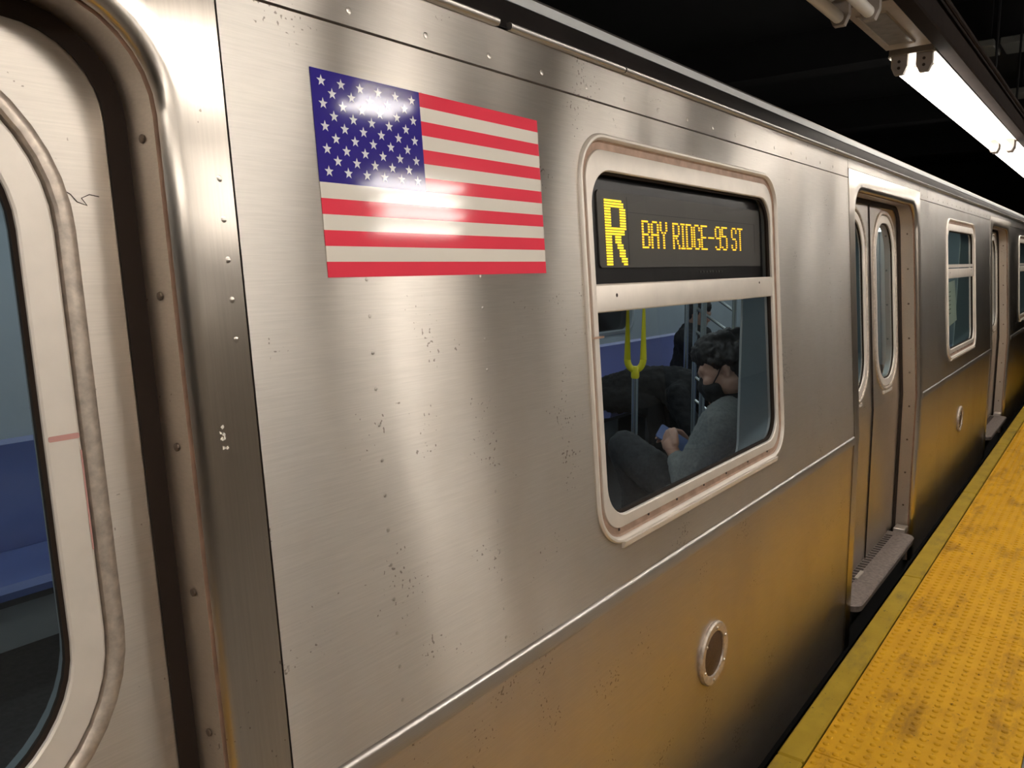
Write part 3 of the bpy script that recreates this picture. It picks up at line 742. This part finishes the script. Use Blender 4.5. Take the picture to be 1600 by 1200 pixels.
for px_, py_, d, lb in ((1072, 545, 6.3, 'thin steel pole in front of the person in dark clothes'), (1098, 560, 4.7, 'steel pole just beyond the curly head of the phone user'), (1345, 480, 8.6, 'steel pole seen through the green door glass')):
    q = atpx(px_, py_, d); t = thing('grab_pole', (q.x, q.y, 0), lb, 'grab pole')
    MB().tube([(q.x, q.y, 0), (q.x, q.y, 2.07)], .0175, 12).build('tube', 'pole_steel', t)
    MB().tube([(q.x, q.y, 0), (q.x, q.y, .018)], .036, 12).build('floor_flange', 'pole_steel', t)
# ladder-like end rail of slanting bars
q0 = atpx(1148, 470, 4.9)
er = thing('bar_rail', (q0.x, q0.y, 0), 'steel rail of slanting bars above the curly head', 'rail')
MB().tube([(q0.x, q0.y, 0), (q0.x, q0.y, 2.07)], .015, 10).build('post', 'pole_steel', er)
MB().tube([(q0.x, q0.y + .26, 0), (q0.x, q0.y + .26, 2.07)], .015, 10).build('post', 'pole_steel', er)
for i in range(7):
    z = 1.28 - .15 * i + .2
    MB().tube([(q0.x, q0.y, z - .06), (q0.x, q0.y + .26, z + .11)], .010, 8).build('bar', 'pole_steel', er)
for y in (1.45, 2.95):
    hb = thing('ceiling_handrail', (1, y, 1.85), 'steel handrail under the car ceiling above the %s bench' % ('near' if y < 2 else 'far'), 'handrail')
    MB().tube([(.8, y, 1.87), (3.5, y, 1.87)], .016, 10).build('bar', 'pole_steel', hb)
    for xq in (.9, 3.4): MB().tube([(xq, y, 1.87), (xq, y, 2.07)], .014, 8).build('hanger', 'pole_steel', hb)
# paper notice in the second window
q = 6.18
pnp = thing('paper_notice', (q, ys(1.2) + .03, 1.12), 'white paper notice behind the lower glass of the green window', 'notice')
MB().loops([L3([(q - .10, 1.10), (q + .36, 1.14), (q + .30, 1.43), (q - .12, 1.41)], -h) for h in (.030, .028)], True, True).build('sheet', 'paper', pnp, False)
for i in range(6): MB().loops([L3([(q - .09, 1.34 - .03 * i), (q + .12, 1.35 - .03 * i), (q + .12, 1.356 - .03 * i), (q - .09, 1.346 - .03 * i)], -h) for h in (.0279, .0275)], False, True).build('print_line', 'print_grey', pnp, False)
li = thing('indicator_lamp', (5.02, 1.72, 1.62), 'small blue glowing screen beyond the green door glass', 'screen')
MB().bbox(4.95, 5.10, 1.70, 1.73, 1.58, 1.70, .004).build('case', 'phone_dark', li); MB().box(4.957, 5.093, 1.697, 1.700, 1.587, 1.693).build('display', 'indicator_blue', li, False)
MB().tube([(5.02, 1.72, 1.70), (5.02, 1.72, 2.07)], .012, 8).build('stem', 'pole_steel', li)

# ------------------------------------------------------------------ people
import numpy as np
TMP = bpy.data.scenes.new('tmp')
def _ico(sub):
    b = bmesh.new(); bmesh.ops.create_icosphere(b, subdivisions=sub, radius=1.0)
    v = np.array([q.co[:] for q in b.verts]); b.verts.index_update(); f = np.array([[q.index for q in fc_.verts] for fc_ in b.faces]); b.free(); return v, f
ICO = {1: _ico(1), 2: _ico(2)}
class Blobs:
    def __init__(s): s.v = []; s.f = []; s.n = 0
def blob(bm, c, r, sub=2):
    v, f = ICO[sub]
    bm.v.append(v * np.array(r if isinstance(r, (tuple, list)) else (r, r, r)) + np.array(tuple(c))); bm.f.append(f + bm.n); bm.n += len(v)
def limb(bm, pts, rad, flat=None):
    for i in range(len(pts) - 1):
        a, b = Vector(pts[i]), Vector(pts[i + 1]); ra, rb = rad[i], rad[i + 1]
        n = max(2, int((b - a).length / (min(ra, rb) * .4)) + 1)
        for k in range(n + 1):
            t = k / n; r = ra + (rb - ra) * t; blob(bm, a.lerp(b, t), r if flat is None else (r * flat[0], r * flat[1], r * flat[2]))
def fuse(name, bm, vox, mat, parent, smooth_it=4, disp=None):
    me = bpy.data.meshes.new(name); V = np.concatenate(bm.v); F = np.concatenate(bm.f)
    me.vertices.add(len(V)); me.vertices.foreach_set('co', V.ravel()); me.loops.add(F.size); me.loops.foreach_set('vertex_index', F.ravel().astype(np.int32))
    me.polygons.add(len(F)); me.polygons.foreach_set('loop_start', np.arange(0, F.size, 3, dtype=np.int32)); me.update(calc_edges=True)
    o = bpy.data.objects.new(name, me); TMP.collection.objects.link(o)
    md = o.modifiers.new('r', 'REMESH'); md.mode = 'VOXEL'; md.voxel_size = vox
    sm = o.modifiers.new('s', 'SMOOTH'); sm.factor = .5; sm.iterations = smooth_it
    vl = TMP.view_layers[0]; vl.update(); dg = vl.depsgraph
    nm = bpy.data.meshes.new_from_object(o.evaluated_get(dg)); nm.name = name
    bpy.data.objects.remove(o); bpy.data.meshes.remove(me)
    off = rootloc(parent); nm.transform(Matrix.Translation(-off))
    if disp:
        from mathutils import noise as mn
        cs = [v.co.copy() for v in nm.vertices]; ns_ = [v.normal.copy() for v in nm.vertices]
        out = [c_ + n_ * (mn.noise(c_ * disp[0]) + .5 * mn.noise(c_ * disp[0] * 2.3)) * disp[1] for c_, n_ in zip(cs, ns_)]
        nm.vertices.foreach_set('co', [q for c_ in out for q in c_]); nm.update()
    nm.polygons.foreach_set('use_smooth', [True] * len(nm.polygons))
    nm.materials.clear(); nm.materials.append(M[mat])
    ob = bpy.data.objects.new(name, nm); COL.objects.link(ob); ob.parent = parent
    return ob
def head(bm, c, fwd, up, s=1.0, ear=True):
    f = Vector(fwd).normalized(); u = Vector(up); r_ = f.cross(u).normalized(); u = r_.cross(f).normalized(); c = Vector(c)
    T = lambda a, b, d: c + s * (a * f + b * r_ + d * u)
    for a, b, d, r in ((-.02, 0, .035, .085), (.018, 0, .045, .075), (.03, 0, .01, .070), (.035, 0, -.035, .058), (.045, 0, -.075, .045), (.066, 0, -.095, .026), (-.005, .03, -.05, .050), (-.005, -.03, -.05, .05),
                       (.088, 0, .028, .020), (.094, 0, .005, .012), (.104, 0, -.012, .012), (.107, 0, -.022, .014), (.096, .012, -.026, .010), (.096, -.012, -.026, .010),
                       (.086, 0, -.055, .016), (.086, 0, -.068, .016), (.075, .035, .034, .020), (.075, -.035, .034, .020), (.070, .042, -.018, .026), (.070, -.042, -.018, .026)):
        blob(bm, T(a, b, d), s * r)
    for sg_ in (-1, 1):
        for a, d, r in ((-.012, .010, .014), (-.018, -.004, .014), (-.012, -.022, .011), (-.004, .004, .009)): blob(bm, T(a, sg_ * .074, d), s * r)
    return T
def hand(bm, wrist, palm, dirs, n):
    """palm blob plus four fingers and a thumb, each bent; dirs = (finger direction, curl direction, spread direction)"""
    wv, pv = Vector(wrist), Vector(palm); d, cu, sp = (Vector(q).normalized() for q in dirs)
    limb(bm, [wv, wv.lerp(pv, .5), pv], [.026, .028, .030])
    for i, (off, ln) in enumerate(((-.030, .072), (-.010, .082), (.010, .078), (.029, .062))):
        b0 = pv + sp * off + d * .012; k1 = b0 + d * ln * .5 + cu * ln * .10; k2 = k1 + d * ln * .22 + cu * ln * .28; k3 = k2 + cu * ln * .28 - d * ln * .02
        blob(bm, b0, .013); limb(bm, [b0, k1, k2, k3], [.0105, .0095, .0085, .0075])
    t0 = pv - sp * .034 - d * .02; t1 = t0 - sp * .018 + d * .035 + cu * .01; t2 = t1 + d * .032 + cu * .02
    limb(bm, [t0, t1, t2], [.015, .0115, .009])

# --- person with the phone
pa = thing('person', (3.10, 1.34, 0), 'person in a grey coat and black face mask, seated and looking at a phone', 'person')
X = 3.10
hc = Vector((X - .03, 1.265, 1.125)); hf = Vector((-.25, .88, -.42)); hu = Vector((0, .42, .90))
bm = Blobs(); T = head(bm, hc, hf, hu, 1.04)
limb(bm, [T(-.03, 0, -.05), (X, 1.225, 1.00), (X, 1.220, .96)], [.056, .058, .07])
limb(bm, [(X, 1.250, .52), (X, 1.240, .70), (X, 1.230, .86), (X, 1.225, .95)], [.13, .12, .13, .08])
ph = Vector((X - .105, 1.490, .842))
LH, RH = Vector((X - .165, 1.445, .815)), Vector((X - .02, 1.480, .80))
arms = {}
for s, H in ((-1, LH), (1, RH)):
    sh_ = Vector((X + s * .175, 1.225, .935)); el = Vector((X + s * .23, 1.330, .70)); wr = H + (el - H).normalized() * .07
    arms[s] = (sh_, el, wr)
    limb(bm, [(X, 1.225, .94), sh_, el, wr], [.07, .062, .046, .029])
    hand(bm, wr, H, ((-s * .45, .55, .55), (-s * .9, .25, -.25), (s * -.1, .62, -.75)), 4)
hip, kn = {}, {}
legs = {-1: [(X - .09, 1.280, .54), (X - .07, 1.560, .66), (X - .02, 1.740, .74), (X + .06, 1.680, .42), (X + .10, 1.720, .22)],
         1: [(X + .09, 1.280, .53), (X + .08, 1.540, .56), (X + .07, 1.720, .56), (X + .05, 1.720, .30), (X + .04, 1.720, .08)]}
for s in (-1, 1):
    limb(bm, legs[s], [.085, .075, .058, .05, .035])
    a = Vector(legs[s][-1]); limb(bm, [a, a + Vector((0, .07, -.03)), a + Vector((0, .15, -.05))], [.036, .036, .026])
fuse('body', bm, .0062, 'skin', pa, 3)
bm = Blobs()                                           # coat
limb(bm, [(X, 1.260, .53), (X, 1.250, .70), (X, 1.240, .85), (X, 1.230, .93)], [.165, .15, .155, .12], (1.15, .85, 1))
limb(bm, [(X, 1.225, .97), (X, 1.225, 1.0)], [.085, .078])
for s in (-1, 1):
    sh_, el, wr = arms[s]
    limb(bm, [(X + s * .05, 1.230, .95), sh_ + Vector((0, 0, -.01)), el, wr + (el - wr) * .12], [.09, .088, .070, .046])
    limb(bm, [(X + s * .11, 1.280, .55), (X + s * .10, 1.420, .60)], [.11, .09])
fuse('coat', bm, .010, 'coat_grey', pa, 4, (45, .004))
bm = Blobs()
limb(bm, [(X, 1.195, 1.005), (X - .01, 1.225, 1.02), (X - .02, 1.260, 1.025)], [.078, .080, .068], (1, 1, .55))
fuse('collar', bm, .009, 'cloth_black', pa, 3)
bm = Blobs()
for s in (-1, 1):
    q = legs[s]; limb(bm, q, [.105, .098, .080, .068, .058])
fuse('trousers', bm, .012, 'cloth_charcoal', pa, 4, (30, .005))
for s in (-1, 1):
    bm = Blobs(); a = Vector(legs[s][-1]) + Vector((0, 0, -.02)); limb(bm, [a, a + Vector((0, .07, -.02)), a + Vector((0, .17, -.035))], [.045, .045, .036], (1, 1, .8)); fuse('shoe', bm, .010, 'cloth_black', pa, 3)
bm = Blobs()                                           # short curly hair
rnd = random.Random(3)
blob(bm, T(-.028, 0, .055), .1); blob(bm, T(.02, 0, .085), .085); blob(bm, T(.055, 0, .095), .055); blob(bm, T(-.065, 0, .0), .075); blob(bm, T(-.05, 0, -.035), .066)
for i in range(90):
    t, u_ = rnd.uniform(-1, 1), rnd.uniform(0, 6.28)
    v = Vector((math.cos(u_) * math.sqrt(1 - t * t), math.sin(u_) * math.sqrt(1 - t * t), t))
    a, b, d = -.028 + v.x * .105, v.y * .095, .055 + v.z * .095
    if (a > .035 and d < .075) or d < -.06 or (abs(b) > .05 and d < .02 and a > -.03): continue
    blob(bm, T(a, b, d), rnd.uniform(.014, .026), 1)
fuse('hair', bm, .007, 'hair_dark', pa, 1, (90, .006))
bm = Blobs()
for a, b, d, r in ((.092, 0, -.005, .024), (.100, 0, -.030, .034), (.088, 0, -.060, .038), (.075, 0, -.088, .034), (.075, .035, -.040, .034), (.075, -.035, -.040, .034), (.055, .048, -.055, .030), (.055, -.048, -.055, .030), (.06, .028, -.085, .034), (.06, -.028, -.085, .034)): blob(bm, T(a, b, d), r)
mk_ = fuse('face_mask', bm, .006, 'mask_black', pa, 4)
for s in (-1, 1): MB().tube([T(.05, s * .077, -.03), T(.02, s * .083, -.005), T(-.010, s * .086, .026), T(-.026, s * .086, .02)], .0028, 6).build('ear_loop', 'mask_black', mk_)
for s in (-1, 1):
    bm = Blobs(); blob(bm, T(.0745, s * .032, .010), .010); fuse('eye', bm, .003, 'eye_white', pa, 0)
pho = thing('phone', ph, 'phone in a pale blue case held by the person in grey', 'phone')
d_ = Vector((-.30, .60, .42)).normalized(); sd = -d_.cross(Vector((-.55, -.20, .70))).normalized(); nn = sd.cross(d_)
ph = ph - d_ * .03
def phb(a, b, c): return ph + sd * a + d_ * b + nn * c
def phone_part(name, hw, hh, c0, c1, mat, par):
    q = rr(-hw, hw, -hh, hh, .010, 4); return MB().loops([[phb(a, b, c) for a, b in q] for c in (c0, c1)], True, True).build(name, mat, par)
phone_part('case', .034, .070, -.005, .004, 'phone_blue', pho); phone_part('screen', .031, .066, .004, .005, 'phone_dark', pho)

# --- person slumped on the far bench
def sit(base, face, label, slump, seed, arm_up=None, hood=False, coat='cloth_black'):
    b = Vector(base); f = Vector(face).normalized(); r_ = f.cross(Vector((0, 0, 1)))
    t = thing('person', base, label, 'person')
    Q = lambda a, s, z: b + f * a + r_ * s + Vector((0, 0, z))
    lean = slump
    sp = [Q(0, 0, .52), Q(.04 + lean * .18, 0, .70 - lean * .04), Q(.05 + lean * .38, 0, .86 - lean * .14), Q(.05 + lean * .46, 0, .96 - lean * .20)]
    hd_ = Q(.10 + lean * .60, 0, 1.13 - lean * .33)
    ff = (f + Vector((0, 0, -.2 - lean * 1.2))); uu = Vector((0, 0, 1)) + f * lean
    bm = Blobs(); T2 = head(bm, hd_, ff, uu, 1.0)
    limb(bm, sp + [T2(-.03, 0, -.04)], [.13, .12, .13, .075, .058])
    A = {}
    for s in (-1, 1):
        shd = sp[3] + r_ * s * .18 + Vector((0, 0, -.04)); el = shd + f * .16 + r_ * s * .05 + Vector((0, 0, -.24)); wr = Q(.36 + lean * .15, s * .10, .60)
        if arm_up is not None and s == arm_up[0]: el = shd + f * .2 + Vector((0, 0, -.12)); wr = Q(*arm_up[1])
        A[s] = (shd, el, wr)
        limb(bm, [sp[3], shd, el, wr], [.07, .06, .045, .03])
        dv = (f * .8 + Vector((0, 0, -.3))); hand(bm, wr, wr + dv.normalized() * .07, (dv, Vector((0, 0, -1)), r_), 4)
    G = {}
    for s in (-1, 1):
        G[s] = [Q(.02, s * .09, .53), Q(.28, s * .10, .56), Q(.48, s * .11, .55), Q(.52, s * .11, .30), Q(.50, s * .11, .08)]
        limb(bm, G[s], [.085, .075, .058, .05, .035]); a = G[s][-1]; limb(bm, [a, a + f * .07 + Vector((0, 0, -.02)), a + f * .15 + Vector((0, 0, -.035))], [.036, .036, .026])
    fuse('body', bm, .009, 'skin', t, 3)
    bm = Blobs(); limb(bm, sp, [.17, .155, .16, .12], (1.1, 1.1, 1))
    for s in (-1, 1):
        limb(bm, [sp[3], A[s][0], A[s][1], A[s][2]], [.09, .088, .07, .046]); limb(bm, [Q(.02, s * .1, .52), Q(.30, s * .12, .55), Q(.42, s * .12, .50)], [.12, .11, .09])
    fuse('coat', bm, .012, coat, t, 4, (25, .010))
    bm = Blobs()
    for s in (-1, 1): limb(bm, G[s], [.10, .095, .078, .066, .056])
    fuse('trousers', bm, .014, 'cloth_black', t, 3)
    for s in (-1, 1):
        bm = Blobs(); a = G[s][-1] + Vector((0, 0, -.02)); limb(bm, [a, a + f * .07 + Vector((0, 0, -.015)), a + f * .17 + Vector((0, 0, -.02))], [.045, .045, .036], (1, 1, .85)); fuse('shoe', bm, .012, 'cloth_black', t, 2)
    bm = Blobs()
    k = 1.22 if hood else 1.0
    blob(bm, T2(-.03, 0, .05), .098 * k); blob(bm, T2(.015, 0, .08), .08 * k); blob(bm, T2(-.06, 0, 0), .08 * k)
    if hood: blob(bm, T2(-.05, 0, -.06), .10); blob(bm, T2(0, 0, .10), .09)
    fuse('hood' if hood else 'hair', bm, .010, coat if hood else 'hair_dark', t, 2, (60, .006))
    return t
sit((5.42, 3.22, 0), (-.05, -1, 0), 'person in a black hooded coat slumped forward on the far bench', 1.45, 1, hood=True)
sit((6.72, 3.16, 0), (-.1, -1, 0), 'person in dark clothes sitting upright on the far bench behind a pole', .05, 2, arm_up=(1, (.42, .12, .92)))

bpy.data.scenes.remove(TMP)
